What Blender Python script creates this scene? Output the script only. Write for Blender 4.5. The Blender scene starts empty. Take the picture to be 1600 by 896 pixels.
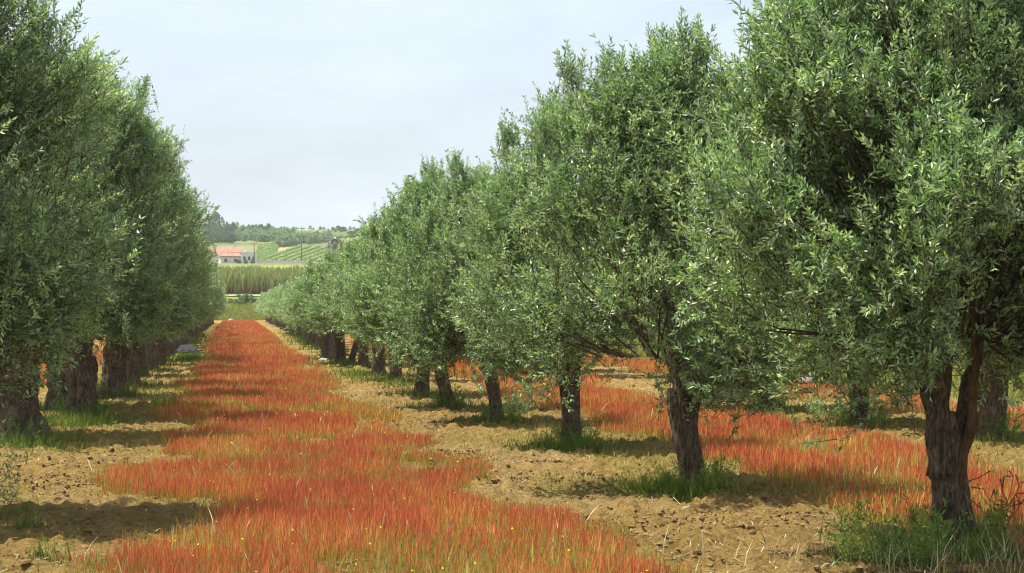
import bpy, math, random
import numpy as np
from mathutils import Vector
PI = math.pi
rng = np.random.default_rng(7)
random.seed(7)
scn = bpy.context.scene
COL = scn.collection

# ------------------------------------------------------------------ camera model
F = 2900.0; CX, CY = 800.0, 448.0; HZ = 478.0; VPX = 367.0; CAMH = 1.8
PSI = math.atan((CX - VPX) / F)
def at(px, py, h=0.0):
    """ground point (height h) seen at a photo pixel"""
    d = F * (CAMH - h) / (py - HZ)
    return far(px, d)
def far(px, d):
    u = (px - CX) / F
    return (d * (math.sin(PSI) + u * math.cos(PSI)), d * (math.cos(PSI) - u * math.sin(PSI)))

cam_d = bpy.data.cameras.new('camera'); cam = bpy.data.objects.new('camera', cam_d); COL.objects.link(cam)
cam.location = (0, 0, CAMH)
cam.rotation_euler = (PI / 2 + math.atan((HZ - CY) / F), 0, -PSI)
cam_d.sensor_width = 36; cam_d.lens = F / 1600 * 36; cam_d.clip_end = 9000; cam_d.clip_start = 0.1
scn.camera = cam

# ------------------------------------------------------------------ noise
def _h(ix, iy, iz, s):
    n = (ix.astype(np.int64) * 374761393 + iy.astype(np.int64) * 668265263 + iz.astype(np.int64) * 2147483647 + s * 974634777) & 0xffffffff
    n = ((n ^ (n >> 13)) * 1274126177) & 0xffffffff
    n = ((n ^ (n >> 16)) * 2246822519) & 0xffffffff
    return ((n ^ (n >> 15)) & 0xffffff) / float(0xffffff)
def vn(x, y, z=0.0, s=0):
    x, y, z = np.broadcast_arrays(np.asarray(x, float), np.asarray(y, float), np.asarray(z, float))
    ix, iy, iz = np.floor(x), np.floor(y), np.floor(z)
    fx, fy, fz = x - ix, y - iy, z - iz
    fx = fx * fx * (3 - 2 * fx); fy = fy * fy * (3 - 2 * fy); fz = fz * fz * (3 - 2 * fz)
    r = 0
    for a in (0, 1):
        for b in (0, 1):
            for c in (0, 1):
                w = (fx if a else 1 - fx) * (fy if b else 1 - fy) * (fz if c else 1 - fz)
                r = r + w * _h(ix + a, iy + b, iz + c, s)
    return r
def fbm(x, y, z=0.0, s=0, o=4):
    r, a, t = 0, 1.0, 0
    for k in range(o):
        r = r + a * vn(x * 2 ** k, y * 2 ** k, np.asarray(z) * 2 ** k, s + k); t += a; a *= .5
    return r / t
def sm(a, b, x):
    t = np.clip((x - a) / (b - a), 0, 1); return t * t * (3 - 2 * t)
def norm(v):
    return v / np.maximum(np.linalg.norm(v, axis=-1, keepdims=True), 1e-9)

# ------------------------------------------------------------------ objects
def tag(o, label=None, cat=None, group=None, kind=None):
    if label: o['label'] = label
    if cat: o['category'] = cat
    if group: o['group'] = group
    if kind: o['kind'] = kind
    return o
def empty(name, loc, label, cat, group=None):
    o = bpy.data.objects.new(name, None); COL.objects.link(o); o.location = loc
    o.empty_display_size = .2
    return tag(o, label, cat, group)
def mesh(name, V, Q=None, T=None, mats=(), mi=None, smooth=False, attrs=None, cols=None):
    me = bpy.data.meshes.new(name)
    V = np.asarray(V, np.float32)
    nq = 0 if Q is None else len(Q); nt = 0 if T is None else len(T)
    loops = np.concatenate([np.asarray(a, np.int32).ravel() for a in (Q, T) if a is not None and len(a)])
    starts = np.concatenate([np.arange(nq) * 4, nq * 4 + np.arange(nt) * 3]).astype(np.int32)
    me.vertices.add(len(V)); me.vertices.foreach_set('co', V.ravel())
    me.loops.add(len(loops)); me.loops.foreach_set('vertex_index', loops)
    me.polygons.add(nq + nt); me.polygons.foreach_set('loop_start', starts)
    if mi is not None: me.polygons.foreach_set('material_index', np.asarray(mi, np.int32))
    me.polygons.foreach_set('use_smooth', np.full(nq + nt, bool(smooth)))
    for k, (dom, arr) in (attrs or {}).items():
        a = me.attributes.new(k, 'FLOAT', dom); a.data.foreach_set('value', np.asarray(arr, np.float32).ravel())
    for k, arr in (cols or {}).items():
        a = me.attributes.new(k, 'FLOAT_COLOR', 'POINT')
        c = np.ones((len(V), 4), np.float32); c[:, :3] = arr; a.data.foreach_set('color', c.ravel())
    for m in mats: me.materials.append(m)
    me.update(calc_edges=True)
    return me
def obj(name, me, parent=None, loc=(0, 0, 0), rz=0, sc=(1, 1, 1)):
    o = bpy.data.objects.new(name, me); COL.objects.link(o)
    o.location = loc; o.rotation_euler = (0, 0, rz); o.scale = sc
    if parent: o.parent = parent
    return o
class MB:
    """collects boxes and tubes into one mesh"""
    def __init__(s): s.V = []; s.Q = []; s.T = []; s.n = 0
    def add(s, V, Q=None, T=None):
        V = np.asarray(V, float)
        if Q is not None and len(Q): s.Q.append(np.asarray(Q) + s.n)
        if T is not None and len(T): s.T.append(np.asarray(T) + s.n)
        s.V.append(V); s.n += len(V)
    def box(s, c, d, rz=0):
        q = np.array([[x, y, z] for z in (-.5, .5) for y in (-.5, .5) for x in (-.5, .5)]) * np.array(d)
        ca, sa = math.cos(rz), math.sin(rz)
        q = np.stack([q[:, 0] * ca - q[:, 1] * sa, q[:, 0] * sa + q[:, 1] * ca, q[:, 2]], 1) + np.array(c)
        s.add(q, [[0, 2, 3, 1], [4, 5, 7, 6], [0, 1, 5, 4], [2, 6, 7, 3], [0, 4, 6, 2], [1, 3, 7, 5]])
    def tube(s, P, R, n=8, cap=True):
        P = np.asarray(P, float); R = np.asarray(R, float); m = len(P)
        t = norm(np.gradient(P, axis=0))
        ref = np.where(np.abs(t[:, 2:3]) > .9, np.array([[1., 0, 0]]), np.array([[0., 0, 1]]))
        ref = np.repeat(ref[:1], m, 0)
        u = norm(np.cross(t, ref)); w = np.cross(t, u)
        a = np.arange(n) / n * 2 * PI
        V = P[:, None] + R[:, None, None] * (np.cos(a)[None, :, None] * u[:, None] + np.sin(a)[None, :, None] * w[:, None])
        i = np.arange(m - 1)[:, None]; j = np.arange(n)[None]
        q = np.stack([i * n + j, i * n + (j + 1) % n, (i + 1) * n + (j + 1) % n, (i + 1) * n + j], -1).reshape(-1, 4)
        T = []
        V = V.reshape(-1, 3)
        if cap:
            V = np.vstack([V, P[0], P[-1]]); c0, c1 = m * n, m * n + 1
            T = [[c0, (k + 1) % n, k] for k in range(n)] + [[c1, (m - 1) * n + k, (m - 1) * n + (k + 1) % n] for k in range(n)]
        s.add(V, q, T)
    def mesh(s, name, mats, smooth=False, **k):
        return mesh(name, np.vstack(s.V), np.vstack(s.Q) if s.Q else None, np.vstack(s.T) if s.T else None, mats, smooth=smooth, **k)

# ------------------------------------------------------------------ materials
def mat(name):
    m = bpy.data.materials.new(name); m.use_nodes = True
    nt = m.node_tree; b = nt.nodes['Principled BSDF']
    return m, nt, b
def node(nt, t, **k):
    n = nt.nodes.new(t)
    for a, v in k.items():
        if a in n.inputs.keys(): n.inputs[a].default_value = v
        else: setattr(n, a, v)
    return n
def ramp(nt, stops, src=None, interp='LINEAR'):
    r = nt.nodes.new('ShaderNodeValToRGB'); cr = r.color_ramp; cr.interpolation = interp
    while len(cr.elements) < len(stops): cr.elements.new(.5)
    for e, (p, c) in zip(cr.elements, stops): e.position = p; e.color = (*c, 1)
    if src is not None: nt.links.new(src, r.inputs[0])
    return r
def noise(nt, scale, detail=4, vec=None, rough=.6):
    n = node(nt, 'ShaderNodeTexNoise'); n.inputs['Scale'].default_value = scale
    n.inputs['Detail'].default_value = detail; n.inputs['Roughness'].default_value = rough
    if vec is not None: nt.links.new(vec, n.inputs['Vector'])
    return n
def mixc(nt, a, b, f, mode='MIX'):
    m = nt.nodes.new('ShaderNodeMix'); m.data_type = 'RGBA'; m.blend_type = mode
    for v, i in ((a, 6), (b, 7), (f, 0)):
        if isinstance(v, (int, float)): m.inputs[i].default_value = v
        elif isinstance(v, tuple): m.inputs[i].default_value = (*v, 1)
        else: nt.links.new(v, m.inputs[i])
    return m.outputs[2]
def attr(nt, name):
    a = nt.nodes.new('ShaderNodeAttribute'); a.attribute_name = name; return a
def bump(nt, b, h, strength, dist):
    n = nt.nodes.new('ShaderNodeBump'); n.inputs['Strength'].default_value = strength; n.inputs['Distance'].default_value = dist
    nt.links.new(h, n.inputs['Height']); nt.links.new(n.outputs[0], b.inputs['Normal'])

def leaf_mat(name, tops, under, trans=.3, rough=.42):
    m, nt, b = mat(name)
    a = attr(nt, 'rnd'); r = ramp(nt, tops, a.outputs['Fac'])
    oi = nt.nodes.new('ShaderNodeObjectInfo')
    hs = nt.nodes.new('ShaderNodeHueSaturation')
    mr = node(nt, 'ShaderNodeMapRange'); mr.inputs['To Min'].default_value = .85; mr.inputs['To Max'].default_value = 1.2
    nt.links.new(oi.outputs['Random'], mr.inputs['Value']); nt.links.new(mr.outputs[0], hs.inputs['Value'])
    nt.links.new(r.outputs[0], hs.inputs['Color'])
    g = nt.nodes.new('ShaderNodeNewGeometry')
    c = mixc(nt, hs.outputs[0], under, g.outputs['Backfacing'])
    nt.links.new(c, b.inputs['Base Color']); b.inputs['Roughness'].default_value = rough
    b.inputs['Specular IOR Level'].default_value = .55
    t = nt.nodes.new('ShaderNodeBsdfTranslucent'); 
    tc = mixc(nt, r.outputs[0], (1.0, 1.0, .5), .55, 'MULTIPLY'); hs2 = nt.nodes.new('ShaderNodeHueSaturation')
    hs2.inputs['Value'].default_value = 2.2; nt.links.new(tc, hs2.inputs['Color']); nt.links.new(hs2.outputs[0], t.inputs['Color'])
    mx = nt.nodes.new('ShaderNodeMixShader'); mx.inputs[0].default_value = trans
    nt.links.new(b.outputs[0], mx.inputs[1]); nt.links.new(t.outputs[0], mx.inputs[2])
    nt.links.new(mx.outputs[0], nt.nodes['Material Output'].inputs['Surface'])
    return m
M = {}
M['olive'] = leaf_mat('olive leaves', [(0, (.030, .070, .019)), (.35, (.088, .170, .046)), (.65, (.200, .320, .098)), (.86, (.40, .51, .20)), (1, (.62, .66, .36))], (.31, .39, .25), .22, .40)
M['broad'] = leaf_mat('dark broadleaf', [(0, (.04, .085, .03)), (1, (.10, .16, .06))], (.10, .15, .08), .25)
M['vine'] = leaf_mat('vine leaves', [(0, (.13, .22, .03)), (1, (.22, .32, .05))], (.16, .24, .06), .3)
M['weed'] = leaf_mat('weeds', [(0, (.06, .12, .015)), (.6, (.13, .22, .03)), (1, (.28, .32, .06))], (.14, .20, .04), .35)
M['palm'] = leaf_mat('palm fronds', [(0, (.03, .05, .02)), (1, (.09, .11, .05))], (.07, .09, .05), .15)

def twocol(name, stops, by='t', rough=.7, trans=.35, jitter=None):
    """stem colour runs along the stem (attribute t) and differs stem to stem (rnd)"""
    m, nt, b = mat(name)
    t = attr(nt, 't'); r = ramp(nt, stops, t.outputs['Fac'])
    rn = attr(nt, 'rnd'); c = r.outputs[0]
    if jitter:
        rj = ramp(nt, jitter, rn.outputs['Fac']); c = mixc(nt, c, rj.outputs[0], 1.0, 'MULTIPLY')
    nt.links.new(c, b.inputs['Base Color']); b.inputs['Roughness'].default_value = rough
    b.inputs['Specular IOR Level'].default_value = .25
    tr = nt.nodes.new('ShaderNodeBsdfTranslucent'); nt.links.new(c, tr.inputs['Color'])
    mx = nt.nodes.new('ShaderNodeMixShader'); mx.inputs[0].default_value = trans
    nt.links.new(b.outputs[0], mx.inputs[1]); nt.links.new(tr.outputs[0], mx.inputs[2])
    nt.links.new(mx.outputs[0], nt.nodes['Material Output'].inputs['Surface'])
    return m
M['red'] = twocol('red sorrel stems', [(0, (.26, .21, .035)), (.28, (.45, .25, .055)), (.45, (.60, .185, .07)), (1, (.62, .118, .058))],
                  jitter=[(0, (.8, .8, .9)), (.35, (1, 1, 1)), (.62, (1, 1.45, 1.05)), (.84, (.97, 2.0, 1.1)), (1, (.92, 2.8, 1.6))])
M['gold'] = twocol('yellow green grass', [(0, (.17, .17, .028)), (.6, (.36, .285, .055)), (1, (.44, .28, .075))], jitter=[(0, (.6, .8, .7)), (1, (1.1, 1, 1))])
M['straw'] = twocol('pale straw', [(0, (.45, .38, .2)), (1, (.62, .54, .34))], jitter=[(0, (.7, .7, .7)), (1, (1.1, 1.1, 1.1))], trans=.2)
M['grass'] = twocol('green grass', [(0, (.06, .10, .015)), (1, (.19, .29, .035))], jitter=[(0, (.6, .7, .6)), (.8, (1.1, 1, 1)), (1, (2.0, 1.3, 1.3))])
M['cane'] = twocol('giant cane', [(0, (.16, .11, .05)), (.35, (.30, .22, .09)), (.55, (.23, .26, .07)), (1, (.33, .35, .115))], jitter=[(0, (.7, .8, .7)), (1, (1.1, 1.1, 1.1))])
M['meadow'] = twocol('meadow grass', [(0, (.14, .17, .03)), (1, (.31, .33, .08))], jitter=[(0, (.6, .8, .6)), (1, (1.15, 1, 1))])
M['flower'] = twocol('yellow flowers', [(0, (.75, .6, .03)), (1, (.8, .65, .05))])
M['dry'] = twocol('dry brown weed', [(0, (.10, .055, .03)), (1, (.22, .09, .05))])

def bark(name, c1, c2, c3):
    m, nt, b = mat(name)
    tc = nt.nodes.new('ShaderNodeTexCoord'); mp = nt.nodes.new('ShaderNodeMapping'); mp.inputs['Scale'].default_value = (1, 1, .26)
    nt.links.new(tc.outputs['Object'], mp.inputs[0])
    n1 = noise(nt, 48, 10, mp.outputs[0], .75); n2 = noise(nt, 5, 4, tc.outputs['Object'])
    v = node(nt, 'ShaderNodeTexVoronoi', feature='DISTANCE_TO_EDGE'); v.inputs['Scale'].default_value = 24
    wv = mixc(nt, mp.outputs[0], n1.outputs['Color'], .06); nt.links.new(wv, v.inputs['Vector'])
    r = ramp(nt, [(.38, c1), (.52, c2), (.66, c3)], n1.outputs['Fac'])
    r2 = ramp(nt, [(.35, (.65, .62, .6)), (.65, (1.15, 1.1, 1.05))], n2.outputs['Fac'])
    r3 = ramp(nt, [(0, (.35, .33, .3)), (.12, (1, 1, 1))], v.outputs['Distance'])
    c = mixc(nt, r.outputs[0], r2.outputs[0], 1.0, 'MULTIPLY')
    nt.links.new(c, b.inputs['Base Color']); b.inputs['Roughness'].default_value = .9; b.inputs['Specular IOR Level'].default_value = .2
    mh = nt.nodes.new('ShaderNodeMath'); mh.operation = 'ADD'
    nt.links.new(n1.outputs['Fac'], mh.inputs[0]); nt.links.new(n2.outputs['Fac'], mh.inputs[1])
    bump(nt, b, mh.outputs[0], 1, .05)
    return m
M['bark'] = bark('olive bark', (.05, .036, .024), (.19, .142, .098), (.37, .30, .225))
M['limb'] = bark('smooth limb bark', (.13, .085, .05), (.22, .13, .065), (.30, .19, .10))
M['twig'] = bark('twig bark', (.08, .06, .045), (.14, .11, .08), (.20, .16, .12))

def ground_mat():
    m, nt, b = mat('earth')
    tc = nt.nodes.new('ShaderNodeTexCoord'); P = tc.outputs['Object']
    col = attr(nt, 'gcol'); veg = attr(nt, 'veg')
    n1 = noise(nt, 9, 8, P, .72); n2 = noise(nt, 55, 6, P, .7); n3 = noise(nt, 1.1, 5, P, .6)
    k1 = ramp(nt, [(.30, (.42, .38, .33)), (.46, (.86, .84, .80)), (.60, (1.1, 1.1, 1.06)), (.75, (1.3, 1.28, 1.2))], n1.outputs['Fac'])
    k2 = ramp(nt, [(.3, (.6, .56, .5)), (.5, (1, 1, 1)), (.7, (1.3, 1.3, 1.3))], n2.outputs['Fac'])
    k3 = ramp(nt, [(.3, (.78, .76, .70)), (.7, (1.15, 1.12, 1.05))], n3.outputs['Fac'])
    c = mixc(nt, col.outputs['Color'], k1.outputs[0], .95, 'MULTIPLY')
    c = mixc(nt, c, k2.outputs[0], .8, 'MULTIPLY'); c = mixc(nt, c, k3.outputs[0], .8, 'MULTIPLY')
    nt.links.new(c, b.inputs['Base Color']); b.inputs['Roughness'].default_value = .95; b.inputs['Specular IOR Level'].default_value = .1
    a = nt.nodes.new('ShaderNodeMath'); a.operation = 'MULTIPLY_ADD'; a.inputs[1].default_value = .35
    nt.links.new(n2.outputs['Fac'], a.inputs[0]); nt.links.new(n1.outputs['Fac'], a.inputs[2])
    bump(nt, b, a.outputs[0], 1.0, .12)
    return m
M['ground'] = ground_mat()
def plain(name, c, var=.25, scale=6, rough=.85, b_=.01, spec=.3):
    m, nt, b = mat(name)
    tc = nt.nodes.new('ShaderNodeTexCoord'); n = noise(nt, scale, 6, tc.outputs['Object'], .65)
    r = ramp(nt, [(.3, tuple(x * (1 - var) for x in c)), (.7, tuple(min(1, x * (1 + var)) for x in c))], n.outputs['Fac'])
    nt.links.new(r.outputs[0], b.inputs['Base Color']); b.inputs['Roughness'].default_value = rough
    b.inputs['Specular IOR Level'].default_value = spec
    if b_: bump(nt, b, n.outputs['Fac'], .8, b_)
    return m
M['clod'] = plain('soil clod', (.20, .128, .054), .45, 25, .95, .02, .1)
M['rock'] = plain('grey limestone', (.27, .265, .25), .4, 9, .9, .04, .2)
M['plaster'] = plain('white plaster', (.62, .60, .57), .08, 1.5, .9, 0)
M['tile'] = plain('terracotta tiles', (.30, .16, .105), .35, 1.2, .85, .03)
M['pinkwall'] = plain('pink render', (.55, .30, .22), .15, 1.5, .9, 0)
M['glass'] = plain('dark window', (.03, .035, .04), .1, 3, .15, 0, .5)
M['shutter'] = plain('brown wood', (.14, .08, .05), .2, 6, .6, 0)
M['pole'] = plain('weathered pole', (.13, .11, .09), .3, 5, .85, 0)
M['track'] = plain('pale track', (.32, .27, .19), .2, .8, .95, .02, .1)
M['concrete'] = plain('pale concrete', (.6, .58, .54), .15, 3, .9, 0)

# ------------------------------------------------------------------ terrain and the planting plan
def edge(pts):
    w = sorted((at(x, y)[::-1] for x, y in pts)); w = np.array(w)
    return lambda Y: np.interp(Y, w[:, 0], w[:, 1])
eR = edge([(1010, 890), (985, 848), (890, 818), (760, 795), (690, 770), (778, 744), (762, 730), (640, 712), (680, 697), (640, 682), (600, 667), (614, 653), (560, 636), (505, 618), (540, 608), (503, 592), (512, 580), (470, 562), (445, 543), (420, 520), (398, 503)])
eL = edge([(160, 890), (300, 858), (345, 838), (330, 806), (182, 768), (170, 754), (215, 738), (335, 724), (240, 712), (223, 700), (290, 684), (338, 673), (250, 655), (262, 634), (305, 620), (272, 603), (315, 592), (300, 577), (322, 560), (325, 540), (335, 520), (348, 505)])
FIELD_END = 226.0
TREES_GROUND = []      # trunk bases, filled below before the ground is built
def red_mask(X, Y):
    j = (fbm(X * 1.7, Y * 1.1, s=3) - .5) * .62 + (vn(X * 7, Y * 5, s=6) - .5) * .22
    def band(a, b, w=.24): return sm(-w, w, X - a + j) * sm(-w, w, b - X + j)
    m = band(eL(Y), eR(Y))
    w2 = (fbm(Y * .35, Y * 0 + 5, s=8, o=3) - .5) * 1.6
    m = np.maximum(m, band(5.35 + w2 * .5, 8.15 + w2))
    m = np.maximum(m, band(10.7 + w2, 12.9))
    m = np.maximum(m, band(-7.0, -3.9 + w2 * .4))
    hole = sm(.31, .43, fbm(X * 1.0, Y * .55, s=21))
    return m * (1 - (1 - hole) * .88 * sm(5.0, 4.0, X)) * sm(FIELD_END + 2, FIELD_END - 8, Y) * sm(5, 7, Y)
KY = [-50, 226, 262, 300, 450, 550, 590, 700, 800, 1000, 1500, 1800, 2600, 4000]
KZ = [0, 0, 3.3, 5.0, 10.6, 14.2, 15.3, 23.5, 29.6, 40.8, 62.3, 60, 40, 0]
def height(X, Y, soil=True):
    X = np.asarray(X, float); Y = np.asarray(Y, float)
    z = np.interp(Y, KY, KZ)
    z = z + sm(900, 1500, Y) * (8.5 * sm(30, -40, X)) + sm(1100, 1500, Y) * 3 * (fbm(X * .01, Y * .01, s=5) - .5)
    z = z + sm(5, 60, np.abs(X - 8)) * 0
    return z
def micro(X, Y, red):
    near = sm(110, 40, Y) * sm(40, 22, np.abs(X))
    c = fbm(X * 5.5, Y * 5.5, s=31, o=4); c2 = vn(X * 14, Y * 14, s=40)
    ridg = 1 - np.abs(2 * fbm(X * 2.2, Y * 3.4, s=50, o=3) - 1)
    soil = (c - .5) * .18 + (ridg - .75) * .09 + np.maximum(c2 - .55, 0) * .13
    fur = np.sin(Y * 2 * PI / 1.15 + 2.2 * fbm(X * .5, Y * .3, s=60)) * .012
    return near * (soil * (1 - .75 * red) + fur * (1 - red)) + .05 * (fbm(X * .5, Y * .5, s=70) - .5)
def gz(x, y):
    X = np.array([x], float); Y = np.array([y], float)
    return float((height(X, Y) + micro(X, Y, red_mask(X, Y)))[0])

def grow(a, step, g, end):
    r = []; x = a; s = step
    while x < end: s *= g; x += s; r.append(x)
    return r
xs = np.array(sorted([-v for v in grow(4.6, .05, 1.055, 2500)]) + list(np.arange(-4.6, 11.2, .05)) + grow(11.2, .05, 1.045, 2600))
ys = np.array(sorted([12 - v for v in grow(0, .05, 1.12, 60)]) + list(np.arange(12, 30, .05)) + grow(30, .05, 1.010, 3900))
# lines where tracks, field ends and crests must be crisp enough
XX, YY = np.meshgrid(xs, ys)
red = red_mask(XX, YY)
ZZ = height(XX, YY) + micro(XX, YY, red)
def lerp(a, b, t): return a * (1 - t[..., None]) + np.asarray(b) * t[..., None]
g = np.zeros(XX.shape + (3,)); g[:] = (.335, .224, .078)
g = lerp(g, (.37, .262, .11), sm(.45, .7, fbm(XX * .6, YY * .35, s=81)) * .7)
g = lerp(g, (.27, .24, .06), sm(.46, .66, fbm(XX * .9, YY * .5, s=82)) * .45)           # thin weeds between the clods
g = lerp(g, (.28, .20, .055), red * .85)
far_red = sm(25, 90, YY)
g = lerp(g, (.36, .145, .05), red * far_red * .6)
side = sm(13.2, 14.2, XX + (fbm(XX * .3, YY * .3, s=9) - .5) * 2)
g = lerp(g, (.26, .27, .085), side)
g = lerp(g, (.24, .27, .07), side * sm(.4, .6, fbm(XX * .12, YY * .08, s=11)))
past = sm(FIELD_END, FIELD_END + 5, YY)
g = lerp(g, (.24, .29, .06), past)
g = lerp(g, (.36, .36, .12), past * sm(.45, .6, fbm(XX * .06, YY * .06, s=12)))
hill = sm(480, 560, YY)
g = lerp(g, (.13, .17, .065), hill)
g = lerp(g, (.21, .215, .10), hill * sm(.45, .6, fbm(XX * .02, YY * .012, s=13)))
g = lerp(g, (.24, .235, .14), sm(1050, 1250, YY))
PXG = VPX + F * XX / np.maximum(YY, 1)
g = lerp(g, (.33, .29, .15), sm(578, 584, YY) * sm(712, 706, YY) * sm(408, 414, PXG) * sm(640, 620, PXG))
g = lerp(g, (.31, .28, .14), sm(848, 856, YY) * sm(1020, 1012, YY) * sm(436, 442, PXG) * sm(600, 590, PXG))
nx, ny = len(xs), len(ys)
i = np.arange(ny - 1)[:, None]; j = np.arange(nx - 1)[None]
Q = np.stack([i * nx + j, i * nx + j + 1, (i + 1) * nx + j + 1, (i + 1) * nx + j], -1).reshape(-1, 4)
ground = obj('ground', mesh('ground', np.stack([XX, YY, ZZ], -1).reshape(-1, 3), Q, mats=[M['ground']], smooth=True,
             attrs={'veg': ('POINT', red)}, cols={'gcol': g.reshape(-1, 3)}))
tag(ground, kind='structure')

# ------------------------------------------------------------------ blades (grass, stems, cane)
def blades(X, Y, h, w, lean, name, m, head=None, zoff=-.01, rnd=None, curve=.4):
    """upright tapering stems; head=(start,width factor) swells the upper part"""
    n = len(X)
    Z = height(X, Y) + micro(X, Y, red_mask(X, Y)) + zoff
    az = rng.uniform(0, 2 * PI, n); la = rng.uniform(0, 2 * PI, n)
    side = np.stack([np.cos(az), np.sin(az), 0 * az], 1)
    ld = np.stack([np.cos(la), np.sin(la), 0 * la], 1) * (lean * h * rng.uniform(.1, 1, n))[:, None]
    B = np.stack([X, Y, Z], 1)
    hs = (0, .42, .78, 1) if head else (0, .5, 1)
    ws = (.55, head, head * .85, .15) if head else (1, .8, .08)
    rows = []
    for k, (f, ww) in enumerate(zip(hs, ws)):
        c = B + ld * (f ** (1 + curve))[..., None] if False else B + ld * f ** (1 + curve) + np.array([0, 0, 1.]) * (h * f)[:, None]
        rows += [c - side * (w * ww / 2)[:, None], c + side * (w * ww / 2)[:, None]]
    L = len(hs)
    V = np.stack(rows, 1).reshape(-1, 3)
    base = (np.arange(n) * 2 * L)[:, None, None]
    q = base + np.array([[2 * k, 2 * k + 1, 2 * k + 3, 2 * k + 2] for k in range(L - 1)])[None]
    t = np.tile(np.repeat(hs, 2), n)
    r = rng.uniform(0, 1, n) if rnd is None else rnd
    return mesh(name, V, q.reshape(-1, 4), mats=[m], attrs={'t': ('POINT', t), 'rnd': ('POINT', np.repeat(r, 2 * L))})
def scatter(x0, x1, y0, y1, dens, prob):
    n = int((x1 - x0) * (y1 - y0) * dens)
    X = rng.uniform(x0, x1, n); Y = rng.uniform(y0, y1, n)
    k = rng.uniform(0, 1, n) < prob(X, Y)
    return X[k], Y[k]

# red sorrel
Xs, Ys, Ws = [], [], []
for (x0, x1, y0, y1, dens, wf) in [(-2, 4, 9, 20, 1700, .8), (-2, 4, 20, 32, 1100, 1.05), (-2, 4, 32, 55, 520, 1.6), (-2, 4, 55, 100, 220, 2.6), (-2, 4, 100, 226, 70, 4.5),
                                (4.4, 9, 9, 22, 850, 1.1), (4.4, 9, 22, 40, 600, 1.3), (4.4, 9, 40, 90, 200, 2.2), (10, 13.5, 18, 60, 280, 1.7), (-8, -3.5, 18, 70, 150, 2)]:
    X, Y = scatter(x0, x1, y0, y1, dens, lambda X, Y: red_mask(X, Y) ** 1.3 * (.20 + .70 * sm(.36, .60, fbm(X * 1.4, Y * .8, s=91))))
    Xs.append(X); Ys.append(Y); Ws.append(np.full(len(X), wf))
X, Y, W = map(np.concatenate, (Xs, Ys, Ws))
hh = (.07 + .135 * fbm(X * .9, Y * .9, s=92)) * rng.uniform(.5, 1.45, len(X)) * (.45 + .55 * sm(.1, .9, red_mask(X, Y)))
rn = np.clip(fbm(X * 1.1, Y * .8, s=93) * 1.5 - .36 + rng.normal(0, .25, len(X)), 0, 1)
tag(obj('red_sorrel_grass', blades(X, Y, hh * (1 + .06 * (W - 1)), .0066 * W, .32, 'red_sorrel', M['red'], head=1.25, rnd=rn)),
    'dense red flowering sorrel stems covering the strips between the olive rows', 'wild grass', kind='stuff')
# yellow-green undergrowth
Xs, Ys, Ws = [], [], []
for (x0, x1, y0, y1, dens, wf) in [(-3.5, 5, 9, 22, 1100, 1), (-3.5, 5, 22, 45, 600, 1.6), (-3.5, 5, 45, 110, 160, 3), (-3.5, 5, 110, 226, 40, 5), (4.4, 9.5, 9, 40, 330, 1.4), (9, 14, 20, 60, 160, 2)]:
    X, Y = scatter(x0, x1, y0, y1, dens, lambda X, Y: np.clip(red_mask(X + .05, Y) * .5 + .55 * sm(.1, .5, red_mask(X, Y - .35)) * (1 - red_mask(X, Y)) + .09 * sm(.55, .7, fbm(X * .9, Y * .5, s=82)), 0, 1))
    Xs.append(X); Ys.append(Y); Ws.append(np.full(len(X), wf))
X, Y, W = map(np.concatenate, (Xs, Ys, Ws))
tag(obj('yellow_green_grass', blades(X, Y, rng.uniform(.05, .17, len(X)), .006 * W, .7, 'undergrowth', M['gold'])),
    'short yellow green grass among and along the edges of the red strips', 'grass', kind='stuff')
# straw: pale stalks in the strip and litter lying on the soil
X, Y = scatter(-2, 9, 9, 34, 2.5, lambda X, Y: red_mask(X, Y) * .9 + .02)
tag(obj('straw_grass', blades(X, Y, rng.uniform(.16, .26, len(X)), np.full(len(X), .005), .9, 'straw', M['straw'], head=1.5, curve=1.2)),
    'scattered pale bent straw stalks standing among the red stems', 'dry grass', kind='stuff')
def litter():
    X, Y = scatter(-5, 11, 9, 40, 95, lambda X, Y: (1 - red_mask(X, Y)) * (.25 + .75 * sm(.4, .65, fbm(X * 1.2, Y * .9, s=95))))
    n = len(X); Z = height(X, Y) + micro(X, Y, red_mask(X, Y)) + rng.uniform(.004, .02, n)
    a = rng.uniform(0, PI, n); L = rng.uniform(.03, .13, n); w = rng.uniform(.003, .007, n)
    d = np.stack([np.cos(a), np.sin(a), rng.normal(0, .18, n)], 1) * (L / 2)[:, None]; s = np.stack([-np.sin(a), np.cos(a), 0 * a], 1) * (w / 2)[:, None]
    B = np.stack([X, Y, Z], 1)
    V = np.stack([B - d - s, B - d + s, B + d + s, B + d - s], 1).reshape(-1, 3)
    q = np.arange(4 * n).reshape(-1, 4)
    return mesh('litter', V, q, mats=[M['straw']], attrs={'t': ('POINT', np.tile([0, 0, 1, 1], n)), 'rnd': ('POINT', np.repeat(rng.uniform(0, 1, n), 4))})
tag(obj('straw_litter', litter()), 'bits of dry straw lying on the tilled soil', 'straw', kind='stuff')
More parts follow.
